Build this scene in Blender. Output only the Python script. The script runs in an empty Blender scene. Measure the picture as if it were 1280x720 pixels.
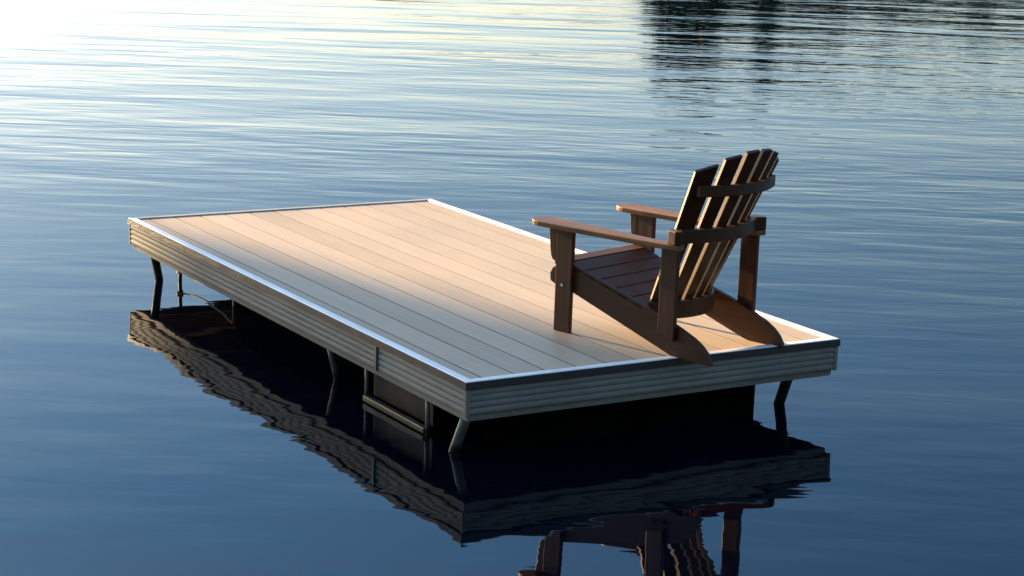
import bpy, bmesh, math, random
from mathutils import Vector, Matrix, noise
R = math.radians
sc = bpy.context.scene
col = sc.collection
random.seed(7)

# ------------------------------------------------------------------ helpers
def tag(o, label=None, cat=None, group=None, kind=None):
    if label: o['label'] = label
    if cat: o['category'] = cat
    if group: o['group'] = group
    if kind: o['kind'] = kind
    return o

def empty(name, loc, rz=0.0):
    o = bpy.data.objects.new(name, None)
    o.empty_display_size = .2
    col.objects.link(o)
    o.location = loc
    o.rotation_euler = (0, 0, rz)
    return o

class MB:
    """collects shapes into one mesh"""
    def __init__(self):
        self.bm = bmesh.new()
    def verts(self, pts):
        return [self.bm.verts.new(p) for p in pts]
    def hexa(self, p):
        v = self.verts(p)          # 4 bottom (ccw), 4 top
        for f in ((3, 2, 1, 0), (4, 5, 6, 7), (0, 1, 5, 4), (1, 2, 6, 5), (2, 3, 7, 6), (3, 0, 4, 7)):
            self.bm.faces.new([v[i] for i in f])
        return self
    def box(self, x0, x1, y0, y1, z0, z1):
        return self.hexa([(x0, y0, z0), (x1, y0, z0), (x1, y1, z0), (x0, y1, z0),
                          (x0, y0, z1), (x1, y0, z1), (x1, y1, z1), (x0, y1, z1)])
    def prism(self, poly, d, off):
        """polygon (list of 3d points) extruded by vector d"""
        a = self.verts([Vector(p) + Vector(off) for p in poly])
        b = self.verts([Vector(p) + Vector(off) + Vector(d) for p in poly])
        n = len(poly)
        self.bm.faces.new(a[::-1]); self.bm.faces.new(b)
        for i in range(n):
            self.bm.faces.new([a[i], a[(i + 1) % n], b[(i + 1) % n], b[i]])
        return self
    def tube(self, pts, rad, n=10, cap=True):
        pts = [Vector(p) for p in pts]
        rings = []
        for i, p in enumerate(pts):
            d = (pts[min(i + 1, len(pts) - 1)] - pts[max(i - 1, 0)]).normalized()
            u = d.orthogonal().normalized() if i == 0 else (u - d * u.dot(d)).normalized()
            w = d.cross(u)
            r = rad[i] if isinstance(rad, (list, tuple)) else rad
            rings.append(self.verts([p + (u * math.cos(2 * math.pi * k / n) + w * math.sin(2 * math.pi * k / n)) * r for k in range(n)]))
        for a, b in zip(rings, rings[1:]):
            for k in range(n):
                f = self.bm.faces.new([a[k], a[(k + 1) % n], b[(k + 1) % n], b[k]])
                f.smooth = True
        if cap:
            self.bm.faces.new(rings[0][::-1]); self.bm.faces.new(rings[-1])
        return self
    def loft(self, rings, closed_ring=True, cap=True, smooth=False):
        vs = [self.verts(r) for r in rings]
        n = len(vs[0])
        for a, b in zip(vs, vs[1:]):
            for k in range(n if closed_ring else n - 1):
                f = self.bm.faces.new([a[k], a[(k + 1) % n], b[(k + 1) % n], b[k]])
                f.smooth = smooth
        if cap and closed_ring:
            self.bm.faces.new(vs[0][::-1]); self.bm.faces.new(vs[-1])
        return self
    def build(self, name, mat, parent=None, bevel=0.0, seg=2):
        bmesh.ops.recalc_face_normals(self.bm, faces=self.bm.faces[:])
        me = bpy.data.meshes.new(name)
        self.bm.to_mesh(me); self.bm.free()
        me.materials.append(mat)
        o = bpy.data.objects.new(name, me)
        col.objects.link(o)
        if parent: o.parent = parent
        if bevel:
            m = o.modifiers.new('bevel', 'BEVEL')
            m.width = bevel; m.segments = seg; m.limit_method = 'ANGLE'; m.angle_limit = R(35)
            m.harden_normals = False
        return o

class NT:
    def __init__(self, name, rough=.5, metal=0.0):
        self.m = bpy.data.materials.new(name); self.m.use_nodes = True
        self.t = self.m.node_tree
        self.b = self.t.nodes['Principled BSDF']
        self.b.inputs['Roughness'].default_value = rough
        self.b.inputs['Metallic'].default_value = metal
    def n(self, typ, **kw):
        x = self.t.nodes.new(typ)
        for k, v in kw.items(): setattr(x, k, v)
        return x
    def l(self, a, b): self.t.links.new(a, b)
    def val(self, sock, v):
        if hasattr(v, 'is_linked') or isinstance(v, bpy.types.NodeSocket): self.l(v, sock)
        else: sock.default_value = v
    def math(self, op, a, b=0.0, c=None, clamp=False):
        x = self.n('ShaderNodeMath', operation=op); x.use_clamp = clamp
        self.val(x.inputs[0], a); self.val(x.inputs[1], b)
        if c is not None: self.val(x.inputs[2], c)
        return x.outputs[0]
    def coord(self, scale=(1, 1, 1), rot=(0, 0, 0), which='Object'):
        c = self.n('ShaderNodeTexCoord'); m = self.n('ShaderNodeMapping')
        m.inputs['Scale'].default_value = scale; m.inputs['Rotation'].default_value = rot
        self.l(c.outputs[which], m.inputs['Vector'])
        return m.outputs['Vector']
    def noise(self, vec, scale=1, detail=3, rough=.5, dist=0):
        x = self.n('ShaderNodeTexNoise')
        self.l(vec, x.inputs['Vector'])
        x.inputs['Scale'].default_value = scale; x.inputs['Detail'].default_value = detail
        x.inputs['Roughness'].default_value = rough; x.inputs['Distortion'].default_value = dist
        return x.outputs['Fac']
    def ramp(self, fac, stops):
        x = self.n('ShaderNodeValToRGB')
        e = x.color_ramp.elements
        while len(e) < len(stops): e.new(.5)
        for k, (p, c) in enumerate(stops): e[k].position = p
        for k, (p, c) in enumerate(stops): e[k].color = (*c, 1) if len(c) == 3 else c
        self.l(fac, x.inputs['Fac'])
        return x.outputs['Color']
    def mapr(self, v, a, b, c, d, smooth=False):
        x = self.n('ShaderNodeMapRange')
        if smooth: x.interpolation_type = 'SMOOTHSTEP'
        self.l(v, x.inputs['Value'])
        for k, q in zip(('From Min', 'From Max', 'To Min', 'To Max'), (a, b, c, d)): x.inputs[k].default_value = q
        return x.outputs['Result']
    def bump(self, h, dist, strength=1.0, normal=None):
        x = self.n('ShaderNodeBump'); x.inputs['Strength'].default_value = strength
        x.inputs['Distance'].default_value = dist
        self.l(h, x.inputs['Height'])
        if normal is not None: self.l(normal, x.inputs['Normal'])
        return x.outputs['Normal']

# ------------------------------------------------------------------ materials
def wood(name, dark, light, axis, rough=.45, coat=0.0, gscale=1.0):
    m = NT(name, rough)
    s = [38 * gscale] * 3; s['xyz'.index(axis)] = 2.2 * gscale
    v = m.coord(tuple(s))
    f = m.noise(v, 1, 5, .6, .4)
    f2 = m.noise(m.coord((2.3, 2.3, 2.3)), 1.6, 3)
    mix = m.math('MULTIPLY_ADD', f2, .5, m.math('MULTIPLY', f, .6))
    m.l(m.ramp(mix, [(.33, dark), (.75, light)]), m.b.inputs['Base Color'])
    m.l(m.mapr(f, .3, .7, rough - .08, rough + .14), m.b.inputs['Roughness'])
    m.l(m.bump(f, .0009), m.b.inputs['Normal'])
    m.b.inputs['Specular IOR Level'].default_value = .28
    if coat:
        m.b.inputs['Coat Weight'].default_value = coat
        m.b.inputs['Coat Roughness'].default_value = .3
    return m.m

CH_D, CH_L = (.026, .009, .003), (.080, .028, .009)
M_cx = wood('chair_wood_across', CH_D, CH_L, 'x', .42, 0)
M_cy = wood('chair_wood_along', CH_D, CH_L, 'y', .42, 0)
M_cz = wood('chair_wood_upright', CH_D, CH_L, 'z', .42, 0)
M_arm = wood('sunlit_arm_wood', (.12, .050, .018), (.30, .14, .055), 'y', .45)  # lighter than the chair wood: sunlit tone of the arm tops in the colour
M_seat = wood('seat_wood', (.045, .015, .007), (.13, .048, .024), 'x', .55)
M_joist = wood('timber_joist', (.42, .24, .07), (.62, .38, .13), 'y', .6)

def m_deck():
    m = NT('composite_decking', .5)
    tc = m.n('ShaderNodeTexCoord'); sx = m.n('ShaderNodeSeparateXYZ')
    m.l(tc.outputs['Object'], sx.inputs[0])
    k = m.math('FLOOR', m.math('DIVIDE', m.math('SUBTRACT', sx.outputs['X'], DK0), DKP))
    wn = m.n('ShaderNodeTexWhiteNoise', noise_dimensions='1D'); m.l(k, wn.inputs['W'])
    cx = m.n('ShaderNodeCombineXYZ')
    m.l(m.math('MULTIPLY', sx.outputs['X'], 60), cx.inputs['X'])
    m.l(m.math('MULTIPLY_ADD', sx.outputs['Y'], 1.6, m.math('MULTIPLY', k, 13.7)), cx.inputs['Y'])
    g = m.noise(cx.outputs[0], 1, 5, .62, .3)
    blotch = m.noise(m.coord((1.1, .8, 1)), 1.7, 4, .55)
    f = m.math('MULTIPLY_ADD', g, .50, m.math('MULTIPLY_ADD', wn.outputs['Value'], .22, m.math('MULTIPLY', blotch, .36)))
    c = m.ramp(f, [(.28, (.395, .305, .215)), (.55, (.51, .40, .285)), (.8, (.61, .485, .36))])
    m.l(c, m.b.inputs['Base Color']); m.b.inputs['Specular IOR Level'].default_value = .3
    m.l(m.mapr(blotch, .3, .7, .45, .6), m.b.inputs['Roughness'])
    m.l(m.bump(g, .0006), m.b.inputs['Normal'])
    return m.m

def metal(name, c, rough, metallic=1.0, var=.12, stretch=(1, 1, 1), algae=False):
    m = NT(name, rough, metallic)
    f = m.noise(m.coord(stretch), 9, 5, .6)
    f2 = m.noise(m.coord((1, 1, 1)), 2.5, 3, .5)
    mx = m.math('MULTIPLY_ADD', f, .5, m.math('MULTIPLY', f2, .5))
    lo = tuple(x * (1 - var * 1.6) for x in c); hi = tuple(min(1, x * (1 + var)) for x in c)
    cc = m.ramp(mx, [(.32, lo), (.68, hi)])
    if algae:
        tc = m.n('ShaderNodeTexCoord'); sx = m.n('ShaderNodeSeparateXYZ'); m.l(tc.outputs['Object'], sx.inputs[0])
        band = m.mapr(m.math('MULTIPLY_ADD', f, .05, sx.outputs['Z']), .045, .085, 1, 0, True)
        mk = m.n('ShaderNodeMix', data_type='RGBA'); m.l(band, mk.inputs['Factor']); m.l(cc, mk.inputs['A'])
        mk.inputs['B'].default_value = (.022, .026, .012, 1); cc = mk.outputs['Result']
    m.l(cc, m.b.inputs['Base Color'])
    m.l(m.mapr(f, .3, .7, max(.03, rough - .07), rough + .1), m.b.inputs['Roughness'])
    return m.m

DK0, DKP = .113, .1573            # first plank joint and plank pitch (m)
M_deck = m_deck()
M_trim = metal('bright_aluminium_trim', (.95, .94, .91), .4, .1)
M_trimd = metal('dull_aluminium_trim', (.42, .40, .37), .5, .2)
M_fascia = metal('ribbed_aluminium', (.215, .205, .175), .7, .0, .16, (1, .25, 6))
M_fascia.node_tree.nodes['Principled BSDF'].inputs['Specular IOR Level'].default_value = .2
M_galv = metal('galvanised_steel', (.14, .14, .13), .5, .6, algae=True)
M_dark = metal('dark_steel', (.03, .026, .022), .55, .3, algae=True)
M_float = metal('black_plastic_float', (.003, .003, .003), .8, 0)
M_float.node_tree.nodes['Principled BSDF'].inputs['Specular IOR Level'].default_value = 0
M_panel = metal('dark_panel', (.004, .0045, .005), .5, 0)
M_lip_shade = metal('dark_lip_shade', (.028, .026, .022), .6, 0)  # shade below the rim lip, put into the colour
M_panel.node_tree.nodes['Principled BSDF'].inputs['Specular IOR Level'].default_value = .1
M_rope = metal('white_rope', (.62, .52, .36), .8, 0)
M_bolt = metal('bolt_steel', (.6, .6, .58), .3, .9)

# ------------------------------------------------------------------ camera
W_, H_ = 1280, 720
CAMH = 2.542
PITCH, ROLL = .2136, .0365
fw = Vector((0, math.cos(PITCH), -math.sin(PITCH))); rt = Vector((1, 0, 0)); up = Vector((0, math.sin(PITCH), math.cos(PITCH)))
r2 = rt * math.cos(ROLL) + up * math.sin(ROLL); u2 = -rt * math.sin(ROLL) + up * math.cos(ROLL)
cd = bpy.data.cameras.new('camera'); cam = bpy.data.objects.new('camera', cd); col.objects.link(cam)
cam.matrix_world = Matrix(((r2.x, u2.x, -fw.x, 0), (r2.y, u2.y, -fw.y, 0), (r2.z, u2.z, -fw.z, CAMH), (0, 0, 0, 1)))
cd.sensor_width = 36; cd.lens = 2531.2 / 1280 * 36
cd.clip_start = .1; cd.clip_end = 12000
sc.camera = cam

# ------------------------------------------------------------------ light
SUN_AZ, SUN_EL = 49.0, 13.0        # degrees left of +Y, above the horizon
w = bpy.data.worlds.new('World'); sc.world = w; w.use_nodes = True
nt = w.node_tree
sky = nt.nodes.new('ShaderNodeTexSky'); sky.sky_type = 'NISHITA'; sky.sun_disc = False
sky.sun_elevation = R(SUN_EL); sky.sun_rotation = R(-SUN_AZ)
sky.air_density = 1.0; sky.dust_density = 1.3; sky.ozone_density = 3.0
tcw = nt.nodes.new('ShaderNodeTexCoord'); sxw = nt.nodes.new('ShaderNodeSeparateXYZ'); nt.links.new(tcw.outputs['Generated'], sxw.inputs[0])
rw = nt.nodes.new('ShaderNodeValToRGB')           # milky air low down, deeper blue above
stops_ = [(.07, (1.06, .95, .90)), (.18, (.58, .63, .65)), (.33, (.44, .67, .82)), (.60, (1.45, 1.30, 1.15)), (1.0, (1.45, 1.30, 1.15))]
for _ in range(3): rw.color_ramp.elements.new(.5)
for k_, (p_, c_) in enumerate(stops_): rw.color_ramp.elements[k_].position = p_
for k_, (p_, c_) in enumerate(stops_): rw.color_ramp.elements[k_].color = (*c_, 1)
nt.links.new(sxw.outputs['Z'], rw.inputs[0])
mw_ = nt.nodes.new('ShaderNodeMix'); mw_.data_type = 'RGBA'; mw_.blend_type = 'MULTIPLY'; mw_.inputs['Factor'].default_value = 1
nt.links.new(sky.outputs[0], mw_.inputs['A']); nt.links.new(rw.outputs[0], mw_.inputs['B'])
rx_ = nt.nodes.new('ShaderNodeMapRange')          # the sky is dimmer away from the sunward side
for k_, q_ in zip(('From Min', 'From Max', 'To Min', 'To Max'), (-.30, .35, .96, .70)): rx_.inputs[k_].default_value = q_
nt.links.new(sxw.outputs['X'], rx_.inputs['Value'])
vm_ = nt.nodes.new('ShaderNodeVectorMath'); vm_.operation = 'SCALE'
nt.links.new(mw_.outputs['Result'], vm_.inputs[0]); nt.links.new(rx_.outputs['Result'], vm_.inputs['Scale'])
nt.links.new(vm_.outputs['Vector'], nt.nodes['Background'].inputs[0])
nt.nodes['Background'].inputs[1].default_value = .08
ld = bpy.data.lights.new('sun', 'SUN'); ld.energy = 3.9; ld.angle = R(.6); ld.color = (1, .70, .38)
sun = bpy.data.objects.new('sun', ld); col.objects.link(sun)
sd = Vector((-math.sin(R(SUN_AZ)) * math.cos(R(SUN_EL)), math.cos(R(SUN_AZ)) * math.cos(R(SUN_EL)), math.sin(R(SUN_EL))))
sun.rotation_euler = sd.to_track_quat('Z', 'Y').to_euler()
sun.location = sd * 40
sc.view_settings.view_transform = 'Standard'; sc.view_settings.look = 'None'
sc.view_settings.gamma = 1; sc.view_settings.use_curve_mapping = False
sc.view_settings.exposure = 2.32

# ------------------------------------------------------------------ water
def m_water():
    m = NT('lake_water', .015)
    b = m.b
    b.inputs['Base Color'].default_value = (.0003, .0025, .007, 1)
    b.inputs['IOR'].default_value = 1.38
    tc = m.n('ShaderNodeTexCoord'); sx = m.n('ShaderNodeSeparateXYZ'); m.l(tc.outputs['Object'], sx.inputs[0])
    far = m.mapr(sx.outputs['Y'], 9.0, 18.0, 0, 1, True)
    far2 = m.mapr(sx.outputs['Y'], 15.0, 32.0, 0, 1, True)
    side = m.mapr(sx.outputs['X'], -3.0, 3.0, .75, 1.5)
    def wave(scale, rot, detail, dist=.0, rough=.5):
        return m.noise(m.coord(scale, (0, 0, R(rot))), 1, detail, rough, dist)
    big = wave((.16, .45, 1), 14, 2)
    mid = wave((.45, 1.55, 1), -4, 2, .6)
    fine = wave((1.5, 5.2, 1), 6, 2, .4)
    tiny = wave((6, 14, 1), -8, 2)
    h = m.math('MULTIPLY', big, .016)
    h = m.math('MULTIPLY_ADD', wave((.22, .75, 1), 3, 1, .5), m.math('MULTIPLY', far2, .038), h)
    swell = wave((1.1, 2.4, 1), 36, 1, .3)
    patch = m.mapr(wave((.07, .16, 1), 10, 2), .36, .64, .45, 1.2)
    # heights in metres
    h = m.math('MULTIPLY_ADD', swell, .0042, h)
    a_mid = m.math('MULTIPLY', m.math('MULTIPLY_ADD', far2, -.005, m.math('MULTIPLY_ADD', far, .0078, .0036)), patch)
    h = m.math('MULTIPLY_ADD', mid, a_mid, h)
    a_fine = m.math('MULTIPLY', m.math('MULTIPLY', m.math('MULTIPLY_ADD', far, .0034, .0017), patch), side)
    h = m.math('MULTIPLY_ADD', fine, a_fine, h)
    a_tiny = m.math('MULTIPLY', m.math('MULTIPLY_ADD', far, .0005, .00012), patch)
    h = m.math('MULTIPLY_ADD', tiny, a_tiny, h)
    m.l(m.bump(h, 1.0), b.inputs['Normal'])
    return m.m
wb = MB()
ys = [-60, -10, 0, 6, 12, 20, 40, 80, 160, 400, 1200, 5000]; xs = [-5000, -800, -200, -60, -20, -5, 5, 20, 60, 200, 800, 5000]
gv = [[wb.bm.verts.new((x, y, 0)) for x in xs] for y in ys]
for i in range(len(ys) - 1):
    for j in range(len(xs) - 1):
        wb.bm.faces.new((gv[i][j], gv[i][j + 1], gv[i + 1][j + 1], gv[i + 1][j]))
water = wb.build('lake_water', m_water()); tag(water, kind='structure')

# ------------------------------------------------------------------ dock
DW, DL, DH = 2.008, 4.016, .3615
dock = empty('floating_dock', (-.1769, 8.1637, 0), .5435)
tag(dock, 'rectangular swim raft with tan plank decking and ribbed aluminium sides floating on the lake', 'floating dock')
TW = .046                          # trim width
d = MB()
edges = [TW - .004] + [DK0 + DKP * k for k in range(12) if DK0 + DKP * k < DW - TW - .03] + [DW - TW + .004]
for a_, b_ in zip(edges, edges[1:]):
    d.box(a_ + .004, b_ - .004, TW + .002, DL - TW - .002, DH - .034, DH - .007)
nb = len(d.bm.faces)
for e_ in edges[1:-1]:
    d.box(e_ - .0045, e_ + .0045, TW + .002, DL - TW - .002, DH - .03, DH - .0082)
d.bm.faces.ensure_lookup_table()
for f in d.bm.faces[nb:]: f.material_index = 1
deck_o = d.build('decking', M_deck, dock)
deck_o.data.materials.append(metal('dark_joint', (.03, .023, .018), .85, 0))
# profile of the side, (outward offset, z)
prof_trim = [(-TW, DH - .012), (-TW, DH - .002), (-TW + .003, DH), (-.006, DH), (-.003, DH - .003), (-.006, DH - .0035), (-.006, DH - .0125), (-.012, DH - .0125)]
rib = []
z0, zr, nr = .323, .111, 4
rib.append((-.020, DH - .0135)); rib.append((-.020, z0 + .001))
for k in range(nr):
    zt = z0 - zr * k / nr; zb_ = z0 - zr * (k + 1) / nr
    for q in range(7):
        t = q / 6
        rib.append((-.012 + .0055 * math.sin(math.pi * t) ** .6 if 0 < q < 6 else -.012, zt + (zb_ - zt) * t))
rib += [(-.022, .2115), (-.022, .2105), (-.026, .182), (-.030, .180), (-.060, .180)]
def side(name, prof, p0, p1, nrm, mat, mitre=True, closed=True, ext0=0, ext1=0):
    p0 = Vector((*p0, 0)); p1 = Vector((*p1, 0)); nrm = Vector((*nrm, 0)); t = (p1 - p0).normalized()
    rings = []
    for p, sg in ((p0, -1), (p1, 1)):
        rings.append([p + nrm * o + t * (sg * o if mitre else 0) + Vector((0, 0, z)) for o, z in prof])
    mb = MB(); mb.loft(rings, closed_ring=closed, cap=closed)
    return mb.build(name, mat, dock)
cor = {'A': (0, DL), 'B': (0, 0), 'C': (DW, 0), 'D': (DW, DL)}
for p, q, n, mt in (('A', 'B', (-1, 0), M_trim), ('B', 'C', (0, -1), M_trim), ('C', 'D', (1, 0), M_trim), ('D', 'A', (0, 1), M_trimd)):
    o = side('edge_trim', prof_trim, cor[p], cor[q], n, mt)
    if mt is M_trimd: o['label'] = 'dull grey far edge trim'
    full = rib + [(-.060, DH - .0135)]
    fo = side('fascia', full, cor[p], cor[q], n, M_fascia)
    side('lip_shade', [(-.0065, DH - .0042), (0, DH - .006), (.001, z0 + .004), (-.004, z0 + .0015), (-.0195, z0 + .0015), (-.0195, DH - .0132), (-.0065, DH - .0132)], cor[p], cor[q], n, M_lip_shade)  # strip stands in for the dark shade band under the rim
    # vertical joint strips on this side
    L_ = DL if p in 'AC' else DW
    for dist_ in ([.795 * L_] if L_ == DL else []):
        v0 = Vector((*cor[p], 0)); t = (Vector((*cor[q], 0)) - v0).normalized(); nn = Vector((*n, 0)); c_ = v0 + t * dist_
        s = MB(); pts = []
        for zz in (.2125, .322):
            for (aa, oo) in ((-.006, -.016), (.006, -.016), (.006, .003), (-.006, .003)):
                pts.append(c_ + t * aa + nn * oo + Vector((0, 0, zz)))
        s.hexa(pts); s.build('joint_strip', M_galv, fo, .002)
for k, (sx_, sy_) in {'A': (1, -1), 'B': (1, 1), 'C': (-1, 1), 'D': (-1, -1)}.items():
    cx_, cy_ = cor[k]
    m = MB()
    m.prism([(cx_ + sx_ * .005, cy_ + sy_ * .005, 0), (cx_ + sx_ * .024, cy_ + sy_ * .005, 0), (cx_ + sx_ * .024, cy_ + sy_ * .012, 0),
             (cx_ + sx_ * .012, cy_ + sy_ * .012, 0), (cx_ + sx_ * .012, cy_ + sy_ * .024, 0), (cx_ + sx_ * .005, cy_ + sy_ * .024, 0)], (0, 0, .117), (0, 0, .208))
    m.build('corner_angle', M_fascia, dock, .001)
# joists under the planks
for k in range(9):
    y = .12 + k * (DL - .24) / 8
    m = MB(); m.box(.066, DW - .066, y - .019, y + .019, .215, DH - .036); m.build('joist', M_joist, dock)
# floats
for x0, x1 in ((.30, .965), (.985, 1.66)):
    m = MB(); m.box(x0, x1, .14, 3.15, -.22, .212); m.build('float_drum', M_float, dock, .05, 4)
# bent pipe legs (each leans and runs on below the water)
def leg(top, wat, r, mat):
    t = Vector(top); b_ = Vector(wat); e = b_ + (b_ - t) * 1.4
    m = MB(); m.tube([t, (t + b_) / 2, b_, e], r, 12); return m.build('leg', mat, dock)
leg((.05, 3.72, .20), (.15, 3.90, 0), .024, M_dark)
leg((.07, 1.46, .20), (.125, 1.47, 0), .016, M_galv)
leg((.075, .105, .20), (.062, .195, 0), .023, M_galv)
leg((1.80, .10, .20), (1.87, .25, 0), .026, M_dark)
leg((1.90, 3.74, .20), (1.86, 3.90, 0), .024, M_dark)
# swim step frame on the long side
m = MB(); m.tube([(.075, 1.06, .20), (.08, 1.065, .1), (.08, 1.07, -.3)], .010, 10); m.build('step_post', M_galv, dock)
m = MB(); m.tube([(.07, .455, .20), (.072, .455, .1), (.072, .455, -.3)], .010, 10); m.build('step_post', M_galv, dock)
m = MB(); m.box(.055, .085, .46, 1.06, .004, .034); m.build('step_bar', M_galv, dock, .006)
m = MB(); m.box(.108, .116, .47, 1.05, .03, .178); m.build('step_panel', M_panel, dock, .002)

# ------------------------------------------------------------------ mooring rope and pole
pole = empty('mooring_pole', dock.matrix_basis @ Vector((.24, 3.80, 0)), .5435)
tag(pole, 'thin dark pole standing in the water under the far left corner of the raft', 'pole')
m = MB(); m.tube([(0, 0, -.6), (0, 0, .0), (.003, 0, .16)], .011, 10); m.build('shaft', M_dark, pole)
m = MB()
for k in range(3): m.tube([(.016 * math.cos(a * .5236), .016 * math.sin(a * .5236), .055 + .01 * k + a * .0008) for a in range(13)], .0055, 6)
m.build('rope_wrap', M_rope, pole)
m = MB(); P0 = Vector((.255, 3.785, .065)); P1 = Vector((.285, 3.13, .10))
pts = []
for i in range(15):
    t = i / 14; p = P0.lerp(P1, t); p.z -= .035 * math.sin(math.pi * t); pts.append(p)
pts += [Vector((.285, 3.12, .06)), Vector((.283, 3.12, -.05)), Vector((.28, 3.12, -.3))]
m.tube(pts, .0055, 8)
rope = m.build('mooring_rope', M_rope); rope.location = dock.location; rope.rotation_euler = dock.rotation_euler
tag(rope, 'thin tan rope strung from the thin pole to the black float under the raft', 'rope')

# ------------------------------------------------------------------ chair
cpos = Vector((1.234 + .0155, .423 + .0045, 0)); cy_, sy_ = math.cos(.5435), math.sin(.5435)
chair = empty('adirondack_chair', (dock.location.x + cy_ * cpos.x - sy_ * cpos.y, dock.location.y + sy_ * cpos.x + cy_ * cpos.y, DH - .0065), .5435 + .284)
tag(chair, 'dark brown wooden garden chair with a fanned slat back on the deck\'s right end', 'chair')
def yz_prism(poly, x0, x1):
    return MB().prism([(x0, y, z) for y, z in poly], (x1 - x0, 0, 0), (0, 0, 0))
RX = .280                          # rail outer face
for s in (-1, 1):
    def X(v): return s * v
    # side rail (runs from the seat front down to the back foot)
    poly = [(.415, .226), (.418, .262), (.402, .290), (.36, .318), (.26, .312)]
    poly += [(.0, .245), (-.22, .185), (-.36, .138), (-.44, .106), (-.482, .082), (-.516, .052), (-.538, .018), (-.541, .002), (-.535, 0)]
    poly += [(-.345, 0), (-.315, .006), (.27, .189), (.37, .205)]
    yz_prism(poly, X(RX - .024), X(RX)).build('side_rail', M_cy, chair, .003)
    # front leg
    fl = [(.266, 0), (.362, 0), (.362, .30), (.366, .325), (.366, .489), (.266, .489)]
    L = yz_prism(fl, X(RX + .0015), X(RX + .0245)).build('front_leg', M_cz, chair, .003)
    for (by, bz) in ((.318, .222),):
        m = MB(); m.tube([(X(RX + .022), by, bz), (X(RX + .029), by, bz)], .007, 10); m.build('bolt', M_bolt, L)
    # bracket under the arm
    br = [(.3675, .488), (.412, .488), (.404, .40), (.396, .352), (.386, .334), (.3675, .326)]
    yz_prism(br, X(RX + .001), X(RX + .024)).build('arm_bracket', M_cz, chair, .003)
    # rear post
    rp = [(-.254, .105), (-.346, .078), (-.346, .489), (-.254, .489)]
    yz_prism(rp, X(RX + .0015), X(RX + .0245)).build('rear_post', M_cz, chair, .003)
    # arm: wide rounded front, narrower tail
    out = []
    N = 10
    cxm = RX + .012 + .012
    for k in range(N + 1):
        a = math.pi * k / N
        out.append((cxm + .068 * math.cos(a), .425 + .075 * math.sin(a)))
    out += [(cxm - .066, .30), (cxm - .052, .08), (cxm - .040, -.16), (cxm - .036, -.355), (cxm + .020, -.365), (cxm + .030, -.30), (cxm + .048, -.05), (cxm + .062, .2)]
    MB().prism([(X(px), py, .4905) for px, py in out], (0, 0, .024), (0, 0, 0)).build('arm', M_arm, chair, .004)
# seat slats: curved down to the back
m = MB()
def seat_z(y): return .333 - .27 * (.375 - y) + (.012 if y > .35 else 0)
sy = .392
for k in range(6):
    wd = .083; y1 = sy - k * (wd + .008); y0 = y1 - wd
    if k == 0:
        zz = [(y0, .331), (y1 - .012, .336), (y1, .328), (y1, .308), (y0, .310)]
        m.prism([(-RX - .022 if False else -RX + .0, y, z) for y, z in zz], (2 * RX, 0, 0), (0, 0, 0))
    else:
        za, zb = .330 - .285 * (.309 - y1), .330 - .285 * (.309 - y0)
        m.prism([(-RX - .0, y0, zb), (-RX - .0, y1, za), (-RX, y1, za - .02), (-RX, y0, zb - .02)], (2 * RX, 0, 0), (0, 0, 0))
m.build('seat', M_seat, chair, .003)
m = MB(); m.box(-RX + .025, RX - .025, .372, .394, .20, .304); m.build('apron', M_cx, chair, .003)
# fanned, curved back
def Pb(u): return Vector((.205 * u, -.100 - .070 * (1 - u * u), .150))
def Pt(u): return Vector((.298 * u, -.405 - .078 * (1 - u * u) - .050 * (1 - u * u), .845 + .096 * (1 - u * u)))
def on(u, z):
    a, b = Pb(u), Pt(u); return a.lerp(b, (z - a.z) / (b.z - a.z))
m = MB(); NS = 6; gap = .070
for i in range(NS):
    u0 = -1 + 2 * i / NS + (gap / 2 if i else 0); u1 = -1 + 2 * (i + 1) / NS - (gap / 2 if i < NS - 1 else 0)
    pts = [Pb(u0), Pb(u1), Pt(u0), Pt(u1)]
    zm = (pts[2].z + pts[3].z) / 2
    for j_, u_ in ((2, u0), (3, u1)): pts[j_] = on(u_, zm + (pts[j_].z - zm) * .62)
    nrm = ((pts[1] - pts[0]).cross(pts[2] - pts[0])).normalized()   # points to the rear or front
    if nrm.y > 0: nrm = -nrm
    th = .018
    q = [p + nrm * th for p in pts]
    um = (u0 + u1) / 2; tm = Pt(um) + Vector((0, -.006, .010)); 
    # bottom four, top four
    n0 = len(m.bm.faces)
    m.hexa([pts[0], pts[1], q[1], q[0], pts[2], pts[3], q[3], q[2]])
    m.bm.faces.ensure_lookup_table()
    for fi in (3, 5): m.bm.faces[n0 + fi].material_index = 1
M_edge = wood('sunlit_slat_edge', (.36, .24, .12), (.55, .40, .22), 'z', .5)  # pale colour paints the sunlight caught on the slat edges
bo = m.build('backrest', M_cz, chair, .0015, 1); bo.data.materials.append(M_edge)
def brace(name, z0, z1, ua, ub, off, th, mat, ends=None):
    N = 16; rings = []
    for k in range(N + 1):
        u = ua + (ub - ua) * k / N
        p0 = on(u, z0); p1 = on(u, z1)
        f0 = Vector((p0.x, min(p0.y, p1.y) - off, 0)); 
        rings.append([(f0.x, f0.y, z0), (f0.x, f0.y - th, z0), (f0.x, f0.y - th, z1), (f0.x, f0.y, z1)])
    mb = MB(); mb.loft(rings); return mb.build(name, mat, chair, .003)
brace('upper_brace', .735, .785, -.97, 1.0, .024, .024, M_cx)
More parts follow.
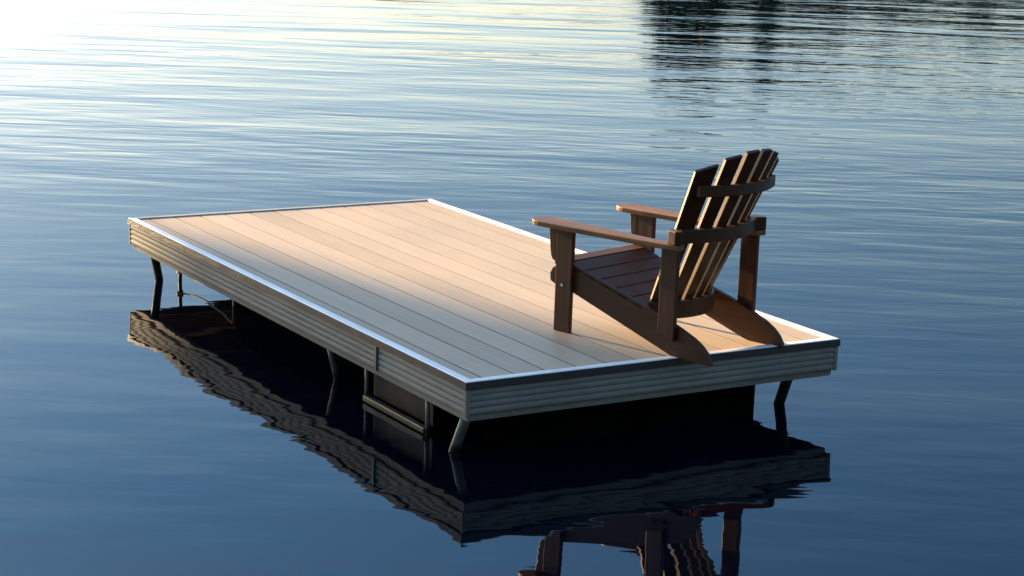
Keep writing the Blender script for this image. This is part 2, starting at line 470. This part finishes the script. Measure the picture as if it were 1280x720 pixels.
# lower brace: a board lying on the arm tails, its front edge cut to the curve of the back
N = 16; fr = []; bk_ = []
for k in range(N + 1):
    u = -1.03 + 2.06 * k / N
    p = on(u, .545)
    fr.append((p.x, p.y - .030)); bk_.append((p.x * 1.02, p.y - .074))
poly = fr + [(.322, -.300), (.332, -.350), (.312, -.372)] + bk_[::-1] + [(-.312, -.372), (-.332, -.350), (-.322, -.300)]
MB().prism([(x, y, .5155) for x, y in poly[::-1]], (0, 0, .062), (0, 0, 0)).build('lower_brace', M_cx, chair, .004)
# board carrying the foot of the back
brace('back_support', .135, .215, -1.12, 1.12, .024, .026, M_cx)

# ------------------------------------------------------------------ far shore: bank, hills, trees (seen as reflections and as shade)
def m_leaf(name, a, b):
    m = NT(name, .6)
    f = m.noise(m.coord((1, 1, 1)), .9, 3)
    m.l(m.ramp(f, [(.3, a), (.7, b)]), m.b.inputs['Base Color'])
    return m.m
M_leafd = m_leaf('dark_foliage', (.016, .030, .006), (.050, .070, .014))
M_leafl = m_leaf('olive_foliage', (.06, .075, .02), (.12, .11, .035))
M_bark = wood('bark', (.03, .022, .015), (.09, .07, .05), 'z', .9, 0, .2)
M_bank = m_leaf('grassy_bank', (.09, .085, .03), (.17, .13, .06))

def crown(center, rad, n, leaf, mat, parent, conic=False, lumps=9):
    bm = bmesh.new()
    cs = []
    for _ in range(lumps):
        v = Vector((random.gauss(0, 1), random.gauss(0, 1), random.gauss(0, 1))).normalized() * random.uniform(.6, .72)
        cs.append((v, random.uniform(.24, .34)))
    cs.append((Vector((0, 0, 0)), .6))
    for _ in range(n):
        if conic:
            t = random.random() ** .7; z = 1 - 2 * t
            tier = .72 + .28 * math.sin(t * 34)
            r = t * tier * math.sqrt(random.random()); a = random.uniform(0, 6.283)
            p = Vector((r * math.cos(a), r * math.sin(a), z))
        else:
            c, q = random.choice(cs)
            v = Vector((random.gauss(0, 1), random.gauss(0, 1), random.gauss(0, 1))).normalized() * q * random.uniform(.45, 1) ** .5
            p = c + v
        p = Vector((p.x * rad[0], p.y * rad[1], p.z * rad[2])) + Vector(center)
        a = Vector((random.gauss(0, 1), random.gauss(0, 1), random.gauss(0, .7))).normalized(); b = a.orthogonal().normalized()
        b = (b * math.cos(2) + a.cross(b) * math.sin(random.uniform(0, 6))).normalized()
        s = leaf * random.uniform(.6, 1.3)
        bm.faces.new([bm.verts.new(p + a * s), bm.verts.new(p + b * s * .6), bm.verts.new(p - a * s), bm.verts.new(p - b * s * .6)])
    me = bpy.data.meshes.new('crown'); bm.to_mesh(me); bm.free(); me.materials.append(mat)
    o = bpy.data.objects.new('crown', me); col.objects.link(o); o.parent = parent
    return o
def tree(name, label, x, y, h, wid, mat, n, leaf, conic=False, z=.4, base=.25, group=None, lumps=9):
    t = empty(name, (x, y, z)); tag(t, label, 'tree', group)
    m = MB(); m.tube([(0, 0, -.5), (.05, 0, h * .3), (-.04, .05, h * .6), (0, 0, h * .9)], [h * .022, h * .018, h * .012, h * .004], 8)
    for k in range(7):
        a = k * 2.4; zz = h * (.35 + .07 * k)
        m.tube([(0, 0, zz), (math.cos(a) * wid * .35, math.sin(a) * wid * .35, zz + h * .08)], [h * .008, h * .003], 6)
    m.build('trunk', M_bark, t)
    hb = h * base
    crown((0, 0, (h + hb) / 2), (wid / 2, wid / 2, (h - hb) / 2), n, leaf, mat, t, conic, lumps)
    return t
# bank on the right, from the point of land on
bk = MB()
def strip(pts, prof, mb):
    rings = []
    for i, (x, y) in enumerate(pts):
        rings.append([(x + dx * .3, y + dx, max(-.5, dz + (.25 * noise.noise(Vector((x * .2, dx * .3, 0))) if dz > 0 else 0))) for dx, dz in prof])
    mb.loft(rings, closed_ring=False, cap=False, smooth=True)
strip([(4.2 + 3 * k, 77 - .3 * k + 1.5 * math.sin(k)) for k in range(26)], [(-1.5, -.4), (-.4, .15), (.6, .8), (3, 1.5), (10, 2.4), (40, 5)], bk)
tag(bk.build('bank', M_bank), kind='structure')
hl = MB()
rings = []
for k in range(90):
    a = R(-75 + k * 150 / 89)
    hh = 14 + 16 * (noise.noise(Vector((k * .11, 3.3, 0))) + .5) + 4 * noise.noise(Vector((k * .6, 0, 1)))
    rings.append([(math.sin(a) * r, math.cos(a) * r, z) for r, z in ((1500, -1), (1520, 2 + hh * .35), (1620, max(4, hh)), (1900, max(3, hh * .9)))])
hl.loft(rings, closed_ring=False, cap=False, smooth=True)
tag(hl.build('hills', M_leafd), kind='structure')
G = 'trees on the right shore'
tl = ['narrow dark spruce standing first at the left end of the right shore', 'tallest dark leafy tree on the right shore between two narrow spruces',
      'narrow dark spruce to the right of the tallest leafy shore tree', 'low olive green leafy tree just right of the second spruce', 'small olive green tree on the grassy bank left of centre',
      'dark rounded tree between two small olive trees on the bank', 'wide low olive tree at the middle of the grassy bank', 'olive tree near the right end of the grassy bank', 'dark wide tree standing farthest right on the bank']
specs = [(5.6, 79, 4.9, 3.4, M_leafd, True), (7.5, 81, 5.6, 5.4, M_leafd, False), (9.6, 80, 5.2, 5.0, M_leafd, True),
         (11.8, 82, 4.3, 4.6, M_leafl, False), (14.6, 81, 3.7, 4.4, M_leafl, False), (17.4, 82, 3.9, 4.6, M_leafd, False), (20.5, 81, 3.4, 5.0, M_leafl, False), (24, 82, 3.6, 5.4, M_leafl, False), (28, 83, 4.0, 6, M_leafd, False)]
for k, (x, y, h, wd, mt, con) in enumerate(specs):
    tree('spruce_tree' if con else 'shore_tree', tl[k], x, y, h, wd, mt, 7000, .30, con, .6, .08, G)
# big tree on the left shore whose shade falls on the near corner of the raft
sdh = Vector((-math.sin(R(SUN_AZ)), math.cos(R(SUN_AZ)), 0)); nr_ = Vector((sdh.y, -sdh.x, 0))
D_ = 62
lat0 = Vector((-.15, 9.31, 0)).dot(nr_)
edge_z = DH + (D_ - Vector((-.15, 9.31, 0)).dot(sdh)) * math.tan(R(SUN_EL))
Rc = 5.6; TREE_SHIFT = .50
tc_ = sdh * D_ + nr_ * (lat0 - Rc * math.cos(R(-6)) + TREE_SHIFT)
zc = edge_z + Rc * math.sin(R(-6))
tree('broadleaf_tree', 'tall broad tree on the left shore', tc_.x, tc_.y, zc + Rc, Rc * 2, M_leafd, 22000, .30, False, .3, (zc - Rc) / (zc + Rc), None, 34)
# near shore behind the viewpoint: unseen trees added to keep the sky off the shaded sides
nb_ = MB(); nb_.loft([[(x, y, z) for y, z in ((-5.5, -.6), (-6.3, .1), (-8, .7), (-14, 1.4), (-50, 3))] for x in (-60, -40, -20, 0, 20, 40, 60)], closed_ring=False, cap=False, smooth=True)
tag(nb_.build('near_bank', M_bank), kind='structure')
random.seed(21)
t0_ = tree('sky_block_tree', 'unseen tall dark tree added behind the viewpoint to block the sky', -4, -14, 15, 9, M_leafd, 5000, .5, False, 1.2, .12, 'added trees behind the viewpoint', 20); t0_.scale = (1, 1, .62)
for x, y, rz, sc_ in ((5, -15, 1, 1.05), (14, -13, 2.2, .95), (24, -12, 3.1, 1.1), (34, -8, 4, 1.0), (-13, -15, 5, 1.1), (-23, -16, .6, 1.0), (0, -21, 2.7, 1.2), (10, -21, 1.7, 1.15), (-9, -22, 3.7, 1.2), (19, -20, .3, 1.2)):
    c = t0_.copy(); col.objects.link(c); c.location = (x, y, 1.2); c.rotation_euler = (0, 0, rz); c.scale = (sc_, sc_, sc_ * .62)
    for ch in list(t0_.children):
        e = ch.copy(); col.objects.link(e); e.parent = c
lb = MB(); rings = []
for k in range(14):
    a = R(SUN_AZ - 30 + k * 5)
    rings.append([(-math.sin(a) * r, math.cos(a) * r, z) for r, z in ((56, -.5), (57.5, .1), (60, .5), (80, 1.2), (130, 2))])
lb.loft(rings, closed_ring=False, cap=False, smooth=True)
tag(lb.build('shore', M_bank), kind='structure')

sc.cycles.use_denoising = True
sc.cycles.caustics_reflective = True
sc.cycles.blur_glossy = 1.0
sc.cycles.max_bounces = 8
sc.cycles.sample_clamp_indirect = 6
